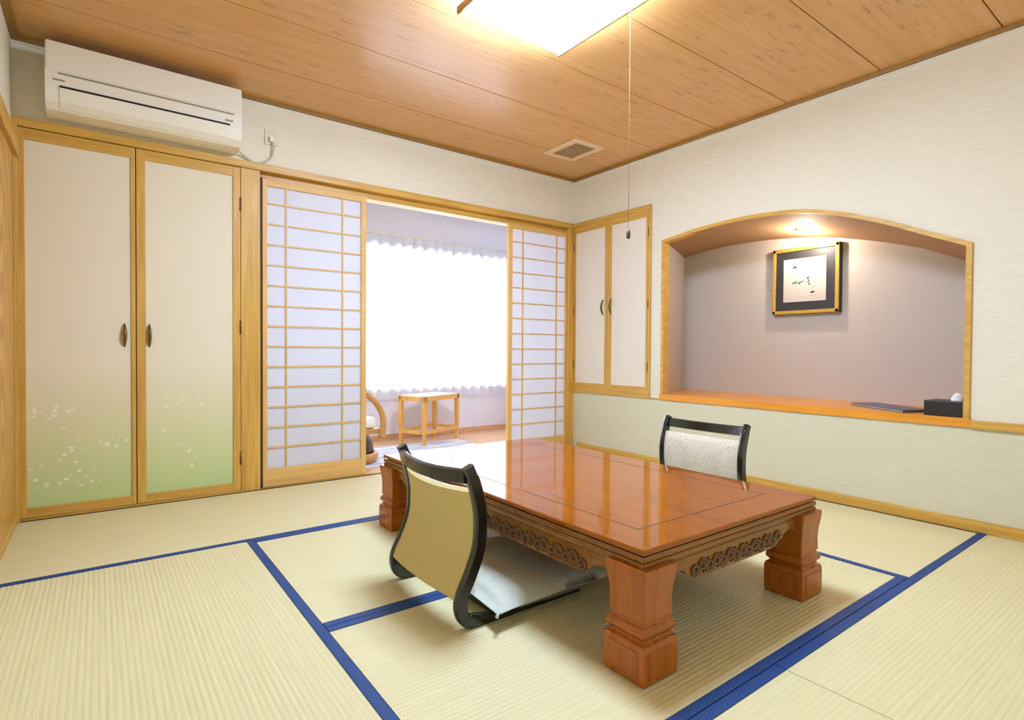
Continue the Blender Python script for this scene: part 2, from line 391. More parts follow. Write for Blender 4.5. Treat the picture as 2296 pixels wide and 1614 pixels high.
# niche interior
struct(G().add([(ND, -0.6, NZ-0.05), (ND, -3.2, NZ-0.05), (ND, -3.2, 2.0), (ND, -0.6, 2.0)], [(0, 1, 2, 3)]).build('wall_niche_back', MAUVE), 'mauve back wall of the arched niche')
struct(G().add([(0.02, NL, NZ-0.05), (ND, back_arch[0][0], NZ-0.05), (ND, back_arch[0][0], 1.9), (0.02, NL, 1.9)], [(0, 1, 2, 3)]).build('wall_niche_left', MAUVE), 'mauve side wall of the arched niche')
struct(G().add([(0.02, NR-0.01, NZ-0.05), (ND, back_arch[-1][0], NZ-0.05), (ND, back_arch[-1][0], 1.9), (0.02, NR-0.01, 1.9)], [(0, 1, 2, 3)]).build('wall_niche_right', MAUVE), 'mauve side wall of the arched niche')
n = 40
def resample(c):
    d = [0]
    for a, b in zip(c[:-1], c[1:]): d.append(d[-1]+math.hypot(a[0]-b[0], a[1]-b[1]))
    out = []
    for k in range(n+1):
        t = d[-1]*k/n; i = max(j for j in range(len(d)) if d[j] <= t+1e-9); i = min(i, len(c)-2)
        s = (t-d[i])/max(1e-9, d[i+1]-d[i]); out.append((c[i][0]+(c[i+1][0]-c[i][0])*s, c[i][1]+(c[i+1][1]-c[i][1])*s))
    return out
fa, ba = resample(arch), resample(back_arch)
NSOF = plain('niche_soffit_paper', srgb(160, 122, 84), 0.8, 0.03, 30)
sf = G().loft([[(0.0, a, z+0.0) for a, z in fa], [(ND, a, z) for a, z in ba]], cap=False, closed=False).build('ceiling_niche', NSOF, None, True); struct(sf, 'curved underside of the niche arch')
# shelf board and arch trim
sh = struct(G().prism([(-0.015, NL+0.03), (-0.015, NR-0.03), (ND, -2.95), (ND, -0.74)], 'z', NZ-0.043, NZ).build('trim_11', SHELF), 'orange wood shelf board in the niche')
def arch_trim():
    TW = 0.024; inner = [(NL, NZ)]+arch+[(NR, NZ)]; rings = []
    for i, p in enumerate(inner):
        a = inner[max(i-1, 0)]; b = inner[min(i+1, len(inner)-1)]
        if i == 0 or i == len(inner)-1: nx = (1, 0) if i == 0 else (-1, 0)
        else:
            t1 = Vector((p[0]-a[0], p[1]-a[1])).normalized(); t2 = Vector((b[0]-p[0], b[1]-p[1])).normalized()
            n1 = Vector((-t1.y, t1.x)); n2 = Vector((-t2.y, t2.x))
            if n1.y < 0 or (abs(n1.y) < 1e-6 and i < 3 and n1.x < 0): n1 = -n1
            nn = (Vector((0, 0)))
            # outward normals: left jamb +y, arch +z, right jamb -y
            if i == 1: n1 = Vector((1, 0))
            if n2.y < 0: n2 = -n2
            if i == len(inner)-2: n2 = Vector((-1, 0))
            nn = (n1+n2); k = 2/ max(0.5, nn.length_squared); nx = (nn.x*k, nn.y*k)
        q = (p[0]+nx[0]*TW, p[1]+nx[1]*TW)
        rings.append([(-0.012, *p), (0.05, *p), (0.05, *q), (-0.012, *q)])
    return G().loft(rings)
struct(arch_trim().build('trim_12', W_Y), 'thin golden wood trim around the arched niche')
struct(box('trim_13', (-0.02, FRONT, 0.503), (0.0, NR-0.03, 0.542), W_Y, None, 0.002), 'golden wood rail along the right wall')
struct(box('trim_14', (-0.008, NL+0.03, 0.503), (0.0, -0.877, 0.512), W_Y), 'thin wood strip between cabinet and niche')

# ---- left wall with a figured wood door
struct(box('wall_left', (-W-0.08, FRONT-0.1, -0.05), (-W, 0.1, H+0.02), WALL), 'cream papered left wall')
struct(box('trim_15', (-W, FRONT, 1.80), (-W+0.03, -0.03, 1.885), W_Y, None, 0.003), 'golden wood lintel over the left wall door')
struct(box('trim_16', (-W, -0.05, 0.0), (-W+0.022, -0.0, 1.963), W_Z, None, 0.002), 'golden wood corner jamb')
struct(box('baseboard_left', (-W, FRONT, 0.0), (-W+0.014, -0.05, 0.045), W_Y, None, 0.002), 'golden wood baseboard')
door = struct(box('door_1', (-W, -0.98, 0.045), (-W+0.012, -0.052, 1.80), DOORW, None, 0.002), 'figured golden wood sliding door on the left wall')
box('door_stile', (-W+0.012, -0.10, 0.045), (-W+0.017, -0.052, 1.80), W_Z, door, 0.001)
struct(box('wall_front', (-W-0.1, FRONT-0.08, -0.05), (0.1, FRONT, H+0.02), WALL), 'cream papered wall behind the viewer')

# ---- sunroom behind the screens
EY, EX0, EX1, EH = 1.38, -2.9, 0.75, 2.27
struct(box('floor_sunroom', (EX0, 0.10, -0.06), (EX1, EY, -0.004), EFLOOR), 'brown wood floor of the sunroom')
struct(box('ceiling_sunroom', (EX0, 0.12, EH), (EX1, EY+0.05, EH+0.04), WHITE), 'white sunroom ceiling')
struct(box('wall_sunroom_left', (EX0-0.05, 0.1, -0.06), (EX0, EY+0.05, EH), LILAC), 'pale end wall of the sunroom')
struct(box('wall_sunroom_right', (EX1, 0.1, -0.06), (EX1+0.05, EY+0.05, EH), LILAC), 'pale end wall of the sunroom')
struct(box('wall_sunroom_inner', (0.0, 0.10, -0.06), (EX1, 0.13, EH), LILAC), 'pale wall between niche and sunroom')
WX0, WX1, WZ0, WZ1 = -2.6, 0.6, 0.50, 1.87
g = G()
g.box((EX0, EY, -0.06), (EX1, EY+0.08, WZ0)); g.box((EX0, EY, WZ1), (EX1, EY+0.08, EH+0.02)); g.box((EX0, EY, WZ0), (WX0, EY+0.08, WZ1)); g.box((WX1, EY, WZ0), (EX1, EY+0.08, WZ1))
struct(g.build('wall_sunroom_window', LILAC), 'pale window wall of the sunroom')
struct(box('baseboard_sunroom', (EX0, EY-0.012, -0.004), (EX1, EY, 0.045), EFLOOR, None, 0.002), 'brown wood baseboard of the sunroom')
win = struct(G().box((WX0, EY+0.02, WZ0), (WX1, EY+0.07, WZ0+0.035)).box((WX0, EY+0.02, WZ1-0.035), (WX1, EY+0.07, WZ1)).box((WX0, EY+0.02, WZ0), (WX0+0.035, EY+0.07, WZ1)).box((WX1-0.035, EY+0.02, WZ0), (WX1, EY+0.07, WZ1)).build('window_1', WHITE), 'wide sunroom window behind sheer curtains')
for k in range(1, 3):
    xx = WX0+(WX1-WX0)*k/3; box('mullion', (xx-0.025, EY+0.02, WZ0), (xx+0.025, EY+0.07, WZ1), WHITE, win, 0.002)
for k in range(3):
    a = WX0+(WX1-WX0)*k/3; b = WX0+(WX1-WX0)*(k+1)/3; box('pane', (a+0.02, EY+0.045, WZ0+0.02), (b-0.02, EY+0.05, WZ1-0.02), GLASS, win)

# ================================================================== OBJECTS
# ---- low table
TX0, TX1, TY0, TY1, TZ = -2.302, -1.354, -2.737, -1.10, 0.35
tb = empty('low_table', ((TX0+TX1)/2, (TY0+TY1)/2, 0), 'carved brown lacquered low table in the middle of the tatami floor', 'table')
def ring(off, z, bx=None):
    return [(TX0+off, TY0+off, z), (TX1-off, TY0+off, z), (TX1-off, TY1-off, z), (TX0+off, TY1-off, z)]
top = autosmooth(G().loft([ring(0.03, 0.3365), ring(0.0, 0.3365), ring(0.0, 0.3465), ring(0.0035, TZ), ring(0.02, TZ)]).build('tabletop', TABLE, tb), 30)
g = G(); IN = 0.125
for lo, hi in (((TX0+IN, TY0+IN), (TX1-IN, TY0+IN+0.004)), ((TX0+IN, TY1-IN-0.004), (TX1-IN, TY1-IN)), ((TX0+IN, TY0+IN), (TX0+IN+0.004, TY1-IN)), ((TX1-IN-0.004, TY0+IN), (TX1-IN, TY1-IN))):
    g.box((*lo, TZ-0.002), (*hi, TZ+0.0003))
g.build('inlay_line', GROOVE, top)
for sx, sy in ((0, 0), (1, 0), (0, 1), (1, 1)):        # mitre joints of the top's border boards
    a = Vector((TX0+0.004 if not sx else TX1-0.004, TY0+0.004 if not sy else TY1-0.004, TZ)); b = Vector((TX0+IN if not sx else TX1-IN, TY0+IN if not sy else TY1-IN, TZ))
    d = (b-a).normalized(); s = Vector((-d.y, d.x, 0))*0.0008
    G().add([a-s+Vector((0, 0, 0.0003)), b-s+Vector((0, 0, 0.0003)), b+s+Vector((0, 0, 0.0003)), a+s+Vector((0, 0, 0.0003)), a-s-Vector((0, 0, .001)), b-s-Vector((0, 0, .001)), b+s-Vector((0, 0, .001)), a+s-Vector((0, 0, .001))], [(0,1,2,3),(4,5,6,7),(0,1,5,4),(1,2,6,5),(2,3,7,6),(3,0,4,7)]).build('mitre_joint', TABLE_X, top)
edge = autosmooth(G().loft([ring(0.035, 0.277), ring(0.026, 0.278), ring(0.019, 0.281), ring(0.017, 0.285), ring(0.012, 0.287), ring(0.007, 0.292), ring(0.003, 0.300), ring(0.0015, 0.308), ring(0.003, 0.3125), ring(0.008, 0.314), ring(0.003, 0.3155), ring(0.001, 0.320), ring(0.001, 0.327), ring(0.003, 0.331), ring(0.015, 0.332), ring(0.015, 0.338)]).build('edge_moulding', TABLE_X, tb), 35)
LH = 0.07
def leg(cx, cy):
    def sq(h, z, c=0.0035):
        c = min(c, h*0.3); return [(cx-h, cy-h+c, z), (cx-h+c, cy-h, z), (cx+h-c, cy-h, z), (cx+h, cy-h+c, z), (cx+h, cy+h-c, z), (cx+h-c, cy+h, z), (cx-h+c, cy+h, z), (cx-h, cy+h-c, z)]
    prof = [(0.0665, 0.0), (0.070, 0.004), (0.0708, 0.014), (0.0715, 0.05), (0.071, 0.094), (0.068, 0.104), (0.060, 0.109), (0.058, 0.113), (0.060, 0.117), (0.067, 0.125), (0.068, 0.134), (0.064, 0.145), (0.058, 0.150), (0.0575, 0.156), (0.061, 0.160), (0.0605, 0.175), (0.060, 0.205), (0.062, 0.235), (0.066, 0.262), (0.069, 0.285), (0.069, 0.30)]
    return autosmooth(G().loft([sq(h, z) for h, z in prof]).build('leg', TABLE_Z, tb), 35)
OUT = -0.015
for cx_ in (TX0+OUT+LH, TX1-OUT-LH):
    for cy_ in (TY0+OUT+LH, TY1-OUT-LH):
        lg = leg(cx_, cy_)
        for dx, dy in ((-1, 0), (1, 0), (0, -1), (0, 1)):    # raised panel on each face of the foot block
            h = 0.052
            if dx: box('foot_panel', (cx_+dx*0.0700, cy_-h, 0.018), (cx_+dx*0.0733, cy_+h, 0.088), TABLE_Z, lg, 0.0015)
            else: box('foot_panel', (cx_-h, cy_+dy*0.0700, 0.018), (cx_+h, cy_+dy*0.0733, 0.088), TABLE_Z, lg, 0.0015)
def apron(axis, pos, a, b):
    Ln = b-a; half = [(0.0, 0.175), (0.010, 0.205), (0.022, 0.235), (0.045, 0.252), (0.075, 0.254), (0.10, 0.244), (0.115, 0.232), (0.128, 0.231), (0.140, 0.222), (0.16, 0.214), (0.19, 0.2125)]
    half = [(p.x, p.y) for p in catmull([(x, z, 0) for x, z in half], 3)]
    low = [(a+s, z) for s, z in half]+[(b-s, z) for s, z in reversed(half)]
    poly = low+[(b, 0.29), (a, 0.29)]; q = 'x' if axis == 'y' else 'y'
    n = len(low); g = G(); t = 0.013
    def P3(s, z, d): return (pos+d, s, z) if axis == 'y' else (s, pos+d, z)
    v = []; f = []
    for d in (-t, t):
        v += [P3(s, z, d) for s, z in low]+[P3(s, 0.29, d) for s, z in low]
    for k in range(n-1):
        f += [(k, k+1, n+k+1, n+k), (2*n+k, 3*n+k, 3*n+k+1, 2*n+k+1), (k, 2*n+k, 2*n+k+1, k+1), (n+k, n+k+1, 3*n+k+1, 3*n+k)]
    f += [(0, n, 3*n, 2*n), (n-1, 3*n-1, 4*n-1, 2*n-1)]
    o = autosmooth(g.add(v, f).build('apron', TABLE_X, tb), 35)
    # carved scrolls along the middle of the outer face
    out = -1 if pos < (WL[tb].y if axis == 'x' else WL[tb].x) else 1
    c = G(); s0, s1 = a+0.145, b-0.145; k = int((s1-s0)/0.033)
    for i in range(k+1):
        s = s0+(s1-s0)*i/k; hh = 1 if i % 2 else -1; pts = []
        for j in range(15):
            th = j/14*3.6*math.pi; rr = 0.022*(1-j/17); pts.append(P3(s+math.cos(th)*rr, 0.243+hh*0.004+math.sin(th)*rr*0.9*hh, out*(t+0.002)))
        c.tube(pts, [0.0052]*10+[0.0046, 0.004, 0.0034, 0.003, 0.002], 6)
        if i < k:
            sm = s+(s1-s0)/k/2; c.tube([P3(sm-0.012, 0.222, out*(t+0.001)), P3(sm-0.002, 0.243, out*(t+0.004)), P3(sm+0.012, 0.266, out*(t+0.001))], [0.002, 0.005, 0.002], 6)
    cv = c.build('carving', CARVE, o, True); cv['kind'] = 'stuff'
apron('x', TY0+0.03, TX0+0.10, TX1-0.10); apron('x', TY1-0.03, TX0+0.10, TX1-0.10)
apron('y', TX0+0.03, TY0+0.10, TY1-0.10); apron('y', TX1-0.03, TY0+0.10, TY1-0.10)

# ---- legless floor chairs, built at the origin facing +x
SIDE = [(0.0, 0.507), (0.022, 0.455), (0.042, 0.385), (0.048, 0.315), (0.040, 0.24), (0.010, 0.165), (-0.018, 0.110), (-0.024, 0.070), (-0.008, 0.032), (0.035, 0.018), (0.10, 0.015), (0.30, 0.013), (0.47, 0.013)]
def bow(t): return -0.035*(1-(2*t-1)**2)      # t 0..1 across the back
def make_zaisu(label):
    root = empty('floor_chair', (0, 0, 0), label, 'chair', 'legless floor chairs at the low table')
    HWY = 0.235; path = catmull([(x, 0, z) for x, z in SIDE], 5)
    for sy in (-1, 1):
        rings = []
        for i, p in enumerate(path):
            t = (path[min(i+1, len(path)-1)]-path[max(i-1, 0)]).normalized(); nn = Vector((-t.z, 0, t.x)); hw = (0.020 if i > 3 else 0.017) if i < 46 else max(0.011, 0.020-0.0012*(i-45)); hy = 0.014
            yy = sy*HWY; c = 0.004; R = []
            for aa, bb in ((-hw, -hy+c), (-hw+c, -hy), (hw-c, -hy), (hw, -hy+c), (hw, hy-c), (hw-c, hy), (-hw+c, hy), (-hw, hy-c)): R.append(p+nn*aa+Vector((0, yy+bb, 0)))
            rings.append(R)
        g = G().loft(rings); mz = min(v[2] for v in g.v); g.v = [(v[0], v[1], max(v[2], 0.0022)) for v in g.v]
        autosmooth(g.build('side_frame', BLACK, root), 45)
    # bowed top rail
    rings = []
    for k in range(15):
        t = k/14; y = -HWY+0.010+(2*HWY-0.02)*t; x = 0.004+bow(t); dz = -0.008*(1-(2*t-1)**2)
        rings.append([(x-0.011, y, 0.454+dz), (x+0.002, y, 0.450+dz), (x+0.013, y, 0.454+dz), (x+0.006, y, 0.495+dz), (x-0.004, y, 0.499+dz), (x-0.014, y, 0.494+dz)])
    autosmooth(G().loft(rings).build('top_rail', BLACK, root), 45)
    # upholstered back: plain cloth behind, patterned cloth in front
    prof = catmull([(x, 0, z) for x, z in SIDE[1:8]], 5)
    prof = [p for p in prof if 0.088 < p.z < 0.430]; ny = 16
    def skin(off, inset, puff):
        g = G(); v = []; f = []; m = len(prof)
        for i, p in enumerate(prof):
            ti = i/(m-1); t = (prof[min(i+1, m-1)]-prof[max(i-1, 0)]).normalized(); nn = Vector((-t.z, 0, t.x))
            if nn.x < 0: nn = -nn
            for j in range(ny+1):
                tj = j/ny; y = (-HWY+0.012+inset)+(2*HWY-0.024-2*inset)*tj
                e = min(1, min(ti, 1-ti)*9)*min(1, min(tj, 1-tj)*9)
                q = p+Vector((bow(tj)*(1-0.6*ti), 0, 0))+nn*(off+puff*(e**0.5)); v.append((q.x, y, q.z-0.006*(1-(2*tj-1)**2)*(1-ti)))
        return v
    def slab(name, o0, p0, o1, p1, mt):
        A = skin(o0, 0.0, p0); B = skin(o1, 0.0, p1); m = len(prof); k = ny+1; n0 = len(A); f = []
        for i in range(m-1):
            for j in range(ny):
                a = i*k+j; f += [(a, a+1, a+k+1, a+k), (n0+a, n0+a+k, n0+a+k+1, n0+a+1)]
        rim = [j for j in range(k)]+[i*k+ny for i in range(1, m)]+[(m-1)*k+j for j in range(ny-1, -1, -1)]+[i*k for i in range(m-2, 0, -1)]
        for a, b in zip(rim, rim[1:]+rim[:1]): f.append((a, b, n0+b, n0+a))
        return autosmooth(G().add(A+B, f).build(name, mt, root), 50)
    slab('back_panel', -0.016, -0.002, 0.0, 0.0, CREAM)
    slab('back_cushion', 0.0, 0.0, 0.010, 0.016, BROC)
    # seat board
    box('seat', (0.11, -HWY+0.01, 0.006), (0.46, HWY-0.01, 0.024), BLACK, root, 0.003)
    return root
def make_zabuton(label):
    n = 24; S = 0.285; v = []; f = []
    def hgt(a, b):
        ex = 1-abs(a)**5; ey = 1-abs(b)**5; return (max(0, ex)**0.5)*(max(0, ey)**0.5)
    for sgn in (1, -1):
        for i in range(n+1):
            for j in range(n+1):
                a, b = -1+2*i/n, -1+2*j/n; pin = 1-0.05*(1-a*a)*abs(b)**3-0.0; pin2 = 1-0.05*(1-b*b)*abs(a)**3
                v.append((a*S*pin2, b*S*pin, 0.030+sgn*(0.042 if sgn > 0 else 0.029)*hgt(a, b)+(0.003*math.sin(5*a+3*b) if sgn > 0 else 0)))
    k = n+1; n0 = k*k
    for i in range(n):
        for j in range(n):
            a = i*k+j; f += [(a, a+k, a+k+1, a+1), (n0+a, n0+a+1, n0+a+k+1, n0+a+k)]
    rim = [j for j in range(k)]+[i*k+n for i in range(1, k)]+[n*k+j for j in range(n-1, -1, -1)]+[i*k for i in range(n-1, 0, -1)]
    for a, b in zip(rim, rim[1:]+rim[:1]): f.append((a, b, n0+b, n0+a))
    o = obj('zabuton_cushion', v, f, ZAB, None, True, (0, 0, 0)); tag(o, label, 'cushion', 'zabuton cushions on the floor chairs')
    for sx in (-1, 1):
        for sy in (-1, 1):
            c = Vector((sx*S, sy*S, 0.030)); d = Vector((sx, sy, 0)).normalized()
            G().tube([c-d*0.012, c+d*0.006, c+d*0.016], [0.006, 0.004, 0.006], 8).build('corner_tassel', ZAB, o, True)
    return o
def copy_tree(o, parent=None):
    c = o.copy(); C.objects.link(c); c.parent = parent
    for ch in list(o.children): copy_tree(ch, c)
    return c
za = make_zaisu('black framed legless floor chair seen from behind, on the closet side of the table')
zb = copy_tree(za); zb['label'] = 'black framed legless floor chair with patterned back, on the niche side of table'
ca = make_zabuton('pale grey zabuton cushion with line pattern, on the chair seen from behind')
cb = copy_tree(ca); cb['label'] = 'pale grey zabuton cushion on the floor chair by the niche, mostly behind table'
za.location = (-2.515, -1.985, 0.0); cb.rotation_euler[2] = math.pi
ca.location = (-2.165, -2.01, 0.0255)
zb.location = (-0.86, -1.945, 0.0); zb.rotation_euler[2] = math.pi
cb.location = (-1.21, -1.945, 0.0255)

# ---- closet on the back wall
cl = empty('closet', (-3.26, -0.01, 0), 'built-in closet with two cream paper doors under the air conditioner', 'closet')
box('closet_jamb', (-3.768, -0.012, 0.0), (-3.757, 0.03, 1.963), W_Z, cl, 0.001)
box('closet_sill', (-3.757, -0.008, 0.0), (-2.742, 0.03, 0.012), W_X, cl, 0.001)
def closet_door(x0, x1, px0, px1, fm, hx, hinge_x):
    y0, y1 = -0.010, 0.020
    d = box('door', (px0-0.004, y0+0.008, 0.050), (px1+0.004, y1-0.006, 1.912), fm, cl)
    box('stile', (x0, y0, 0.014), (px0, y1, 1.960), W_Z, d, 0.0015); box('stile', (px1, y0, 0.014), (x1, y1, 1.960), W_Z, d, 0.0015)
    box('rail', (px0, y0, 1.905), (px1, y1, 1.960), W_X, d, 0.0015); box('rail', (px0, y0, 0.014), (px1, y1, 0.062), W_X, d, 0.0015)
    # crescent pull
    pts = [(hx, -0.003-0.024*math.sin(math.pi*t), 0.878+0.125*t) for t in [k/10 for k in range(11)]]
    G().tube(pts, [0.003+0.0042*math.sin(math.pi*k/10) for k in range(11)], 8).build('handle', BRASS, d, True)
    G().loft([[(hx+math.cos(a)*r*0.26-0.003, yy, 0.9405+math.sin(a)*r) for a in [2*math.pi*i/20 for i in range(20)]] for r, yy in ((0.062, -0.002), (0.062, -0.004), (0.056, -0.005))]).build('handle_plate', PLATE, d)
    for z in (0.21, 1.0, 1.74): G().tube([(hinge_x, -0.012, z-0.04), (hinge_x, -0.012, z+0.04)], 0.005, 8).build('hinge', HINGE, d, True)
closet_door(-3.756, -3.268, -3.724, -3.288, FUS[0], -3.318, -3.7565)
closet_door(-3.264, -2.744, -3.222, -2.784, FUS[1], -3.205, -2.744)
box('centre_gap', (-3.268, 0.0, 0.014), (-3.264, 0.015, 1.96), DARK, cl)

# ---- shoji screens
def shoji(x0, x1, y, label, sl, sr, v1, v2):
    zb0, zt = 0.006, 1.925
    r = empty('shoji_screen', ((x0+x1)/2, y, 0.004), label, 'sliding screen', 'shoji screens in the back wall opening')
    t = 0.015
    box('stile', (x0, y-t, zb0), (x0+sl, y+t, zt), SHJ_Z, r, 0.0015); box('stile', (x1-sr, y-t, zb0), (x1, y+t, zt), SHJ_Z, r, 0.0015)
    box('top_rail', (x0+sl, y-t, 1.885), (x1-sr, y+t, zt), SHJ_X, r, 0.0015); box('bottom_rail', (x0+sl, y-t, zb0), (x1-sr, y+t, 0.118), SHJ_X, r, 0.0015)
    for vx in (v1, v2): box('upright_bar', (vx-0.0045, y-0.011, 0.118), (vx+0.0045, y-0.001, 1.885), SHJ_Z, r)
    for k in range(13):
        z = 0.249+k*(1.778-0.249)/12; box('cross_bar', (x0+sl, y-0.0105, z-0.0045), (x1-sr, y-0.0015, z+0.0045), SHJ_X, r)
    box('paper', (x0+sl, y-0.001, 0.118), (x1-sr, y+0.0005, 1.885), SHOJI, r)
shoji(-2.616, -1.945, 0.022, 'paper shoji screen beside the wide wooden post', 0.027, 0.036, -2.474, -2.110)
shoji(-0.722, -0.078, 0.022, 'paper shoji screen in the corner beside the wall cabinet', 0.040, 0.012, -0.567, -0.192)
box_gap = struct(box('trim_17', (-2.633, 0.004, 0.0), (-2.617, 0.03, 1.93), SEAM2), 'dark gap beside the shoji screen')
struct(box('trim_18', (-2.628, 0.038, 0.0), (-2.60, 0.12, 1.93), LILAC), 'wall end behind the shoji screen')

# ---- wall cabinet on the right wall
wc = empty('wall_cabinet', (-0.01, -0.44, 0.505), 'narrow built-in wall cabinet with two paper doors beside the niche', 'cabinet')
CY0, CY1 = -0.076, -0.877
box('cabinet_frame', (-0.014, CY1, 0.505), (0.0, CY0+0.06, 0.560), W_Y, wc, 0.0015); box('cabinet_frame', (-0.020, CY1, 1.972), (0.0, CY0+0.06, 2.007), W_Y, wc, 0.0015)
box('cabinet_frame', (-0.014, CY1, 0.56), (0.0, CY1+0.022, 1.972), W_Z, wc, 0.0015); box('cabinet_frame', (-0.014, -0.020, 0.56), (0.0, -0.004, 1.972), W_Z, wc, 0.0015)
def cab_door(ya, yb, pa, pb, hy, hin):
    d = box('door', (-0.010, pb, 0.585), (-0.002, pa, 1.918), CABP, wc)
    box('stile', (-0.014, pa, 0.56), (-0.001, ya, 1.972), W_Z, d, 0.0015); box('stile', (-0.014, yb, 0.56), (-0.001, pb, 1.972), W_Z, d, 0.0015)
    box('rail', (-0.014, pb, 1.915), (-0.001, pa, 1.972), W_Y, d, 0.0015); box('rail', (-0.014, pb, 0.56), (-0.001, pa, 0.592), W_Y, d, 0.0015)
    pts = [(-0.012-0.024*math.sin(math.pi*t), hy, 1.178+0.128*t) for t in [k/10 for k in range(11)]]
    G().tube(pts, [0.004+0.0045*math.sin(math.pi*k/10) for k in range(11)], 8).build('handle', BRASS, d, True)
    for z in (0.75, 1.24, 1.8): G().tube([(-0.015, hin, z-0.035), (-0.015, hin, z+0.035)], 0.004, 8).build('hinge', HINGE, d, True)
cab_door(-0.0225, -0.428, -0.042, -0.395, -0.376, -0.021)
cab_door(-0.430, -0.853, -0.472, -0.832, -0.470, -0.856)

# ---- air conditioner
ac = empty('air_conditioner', (-3.2, 0, 2.02), 'cream wall mounted air conditioner above the closet', 'air conditioner')
AX0, AX1 = -3.632, -2.772
prof = [(0.0, 2.345), (-0.185, 2.345), (-0.198, 2.338), (-0.203, 2.30), (-0.204, 2.18), (-0.200, 2.11), (-0.186, 2.06), (-0.150, 2.030), (-0.10, 2.022), (0.0, 2.03)]
body = autosmooth(G().prism(prof, 'x', AX0, AX1).build('body', ACW, ac), 30)
box('front_panel', (AX0+0.004, -0.209, 2.205), (AX1-0.004, -0.200, 2.341), ACW, ac, 0.003)
box('panel_slot', (AX0+0.05, -0.2065, 2.190), (AX1-0.04, -0.2025, 2.198), ACG, ac)
pts = [(-0.2045, 2.125), (-0.201, 2.11), (-0.188, 2.064), (-0.160, 2.038)]
G().prism([(y-0.004, z) for y, z in pts]+[(y+0.006, z+0.004) for y, z in reversed(pts)], 'x', AX0+0.055, AX1-0.06).build('louver', ACW, ac)
box('outlet_gap', (AX0+0.055, -0.2062, 2.124), (AX1-0.06, -0.199, 2.136), DARK, ac)
box('logo_plate', (AX0+0.03, -0.2058, 2.158), (AX0+0.075, -0.203, 2.165), ACG, ac)
box('display_window', (AX1-0.085, -0.2062, 2.15), (AX1-0.045, -0.203, 2.158), ACG, ac)
pc = catmull([(-2.80, -0.10, 2.035), (-2.77, -0.05, 2.05), (-2.72, -0.02, 2.03), (-2.66, -0.014, 2.0), (-2.61, -0.014, 2.02), (-2.568, -0.016, 2.06), (-2.558, -0.022, 2.12), (-2.566, -0.024, 2.155)], 6)
G().tube(pc, 0.0055, 8).build('power_cord', CORD, ac, True)
box('plug', (-2.580, -0.034, 2.15), (-2.556, -0.008, 2.182), ACW, ac, 0.004)
ol = box('wall_outlet', (-2.605, -0.008, 2.135), (-2.530, 0.0, 2.225), CORD2, None, 0.002); tag(ol, 'cream wall outlet plate to the right of the air conditioner', 'outlet')
box('socket_face', (-2.588, -0.0095, 2.15), (-2.546, -0.008, 2.21), CORD2, ol)

# ---- ceiling lamp with pull cord
LX0, LX1, LY0, LY1, LZ = -2.2, -1.62, -2.21, -1.635, 2.3
lp = empty('ceiling_light', ((LX0+LX1)/2, (LY0+LY1)/2, LZ), 'square lit ceiling light with pull cord over the low table', 'lamp')
box('mount_plate', (LX0+0.06, LY0+0.06, 2.385), (LX1-0.06, LY1-0.06, H), ACW, lp)
df = box('diffuser', (LX0+0.012, LY0, LZ), (LX1-0.012, LY1, 2.385), DIFF, lp, 0.012)
for x in (LX0, LX1-0.010): box('side_rail', (x, LY0-0.02, LZ+0.004), (x+0.010, LY1+0.02, LZ+0.034), CTRIM, lp, 0.002)
cd = G().tube([(-1.63, -2.08, 2.31), (-1.6302, -2.0802, 1.8), (-1.63, -2.08, 1.385)], 0.0009, 6).build('pull_cord', plain('cord_cloth', srgb(120, 92, 62), 0.8), lp, True)
G().lathe([(0.002, 0.040), (0.006, 0.036), (0.0085, 0.022), (0.0085, 0.010), (0.006, 0.002), (0.002, 0.0)], (-1.63, -2.08, 1.345), 16).build('cord_knob', plain('brown_knob', srgb(86, 60, 34), 0.4), cd, True)

# ---- ceiling vent
vt = empty('ceiling_vent', (-0.53, -0.555, H), 'small square beige vent in the ceiling near the corner', 'vent')
VX0, VX1, VY0, VY1 = -0.672, -0.382, -0.735, -0.375
g = G(); fr = 0.045
g.box((VX0, VY0, H-0.012), (VX1, VY0+fr, H), 0.002); g.box((VX0, VY1-fr, H-0.012), (VX1, VY1, H), 0.002); g.box((VX0, VY0+fr, H-0.012), (VX0+fr, VY1-fr, H), 0.002); g.box((VX1-fr, VY0+fr, H-0.012), (VX1, VY1-fr, H), 0.002)
g.build('vent_frame', VENT_F, vt)
box('vent_mesh', (VX0+fr, VY0+fr, H-0.004), (VX1-fr, VY1-fr, H-0.001), VENT_G, vt)
for k in range(9):
    y = VY0+fr+(VY1-VY0-2*fr)*(k+0.5)/9; box('vent_slat', (VX0+fr, y-0.004, H-0.009), (VX1-fr, y+0.004, H-0.006), VENT_G, vt)

# ---- framed calligraphy in the niche
PX = ND; py0, py1, pz0, pz1 = -1.553, -2.008, 1.144, 1.612
pf = empty('calligraphy_picture', (PX, (py0+py1)/2, pz0), 'gold framed calligraphy with black mat hanging in the niche', 'picture')
g = G(); fwid, dep = 0.024, 0.045
box('frame_back', (PX-dep+0.012, py1-0.003, pz0-0.001), (PX-0.0005, py0+0.003, pz1+0.003), BOXBLK, pf, 0.002)
for lo, hi in (((PX-dep, py1, pz0), (PX-dep+0.014, py0, pz0+fwid)), ((PX-dep, py1, pz1-fwid), (PX-dep+0.014, py0, pz1)), ((PX-dep, py1, pz0), (PX-dep+0.014, py1+fwid, pz1)), ((PX-dep, py0-fwid, pz0), (PX-dep+0.014, py0, pz1))): g.box(lo, hi, 0.004)
g.build('picture_frame', GOLD, pf)
box('mat_board', (PX-0.036, py1+0.01, pz0+0.01), (PX-0.030, py0-0.01, pz1-0.01), MATBLACK, pf)
SY0, SY1, SZ0, SZ1 = -1.632, -1.925, 1.228, 1.534
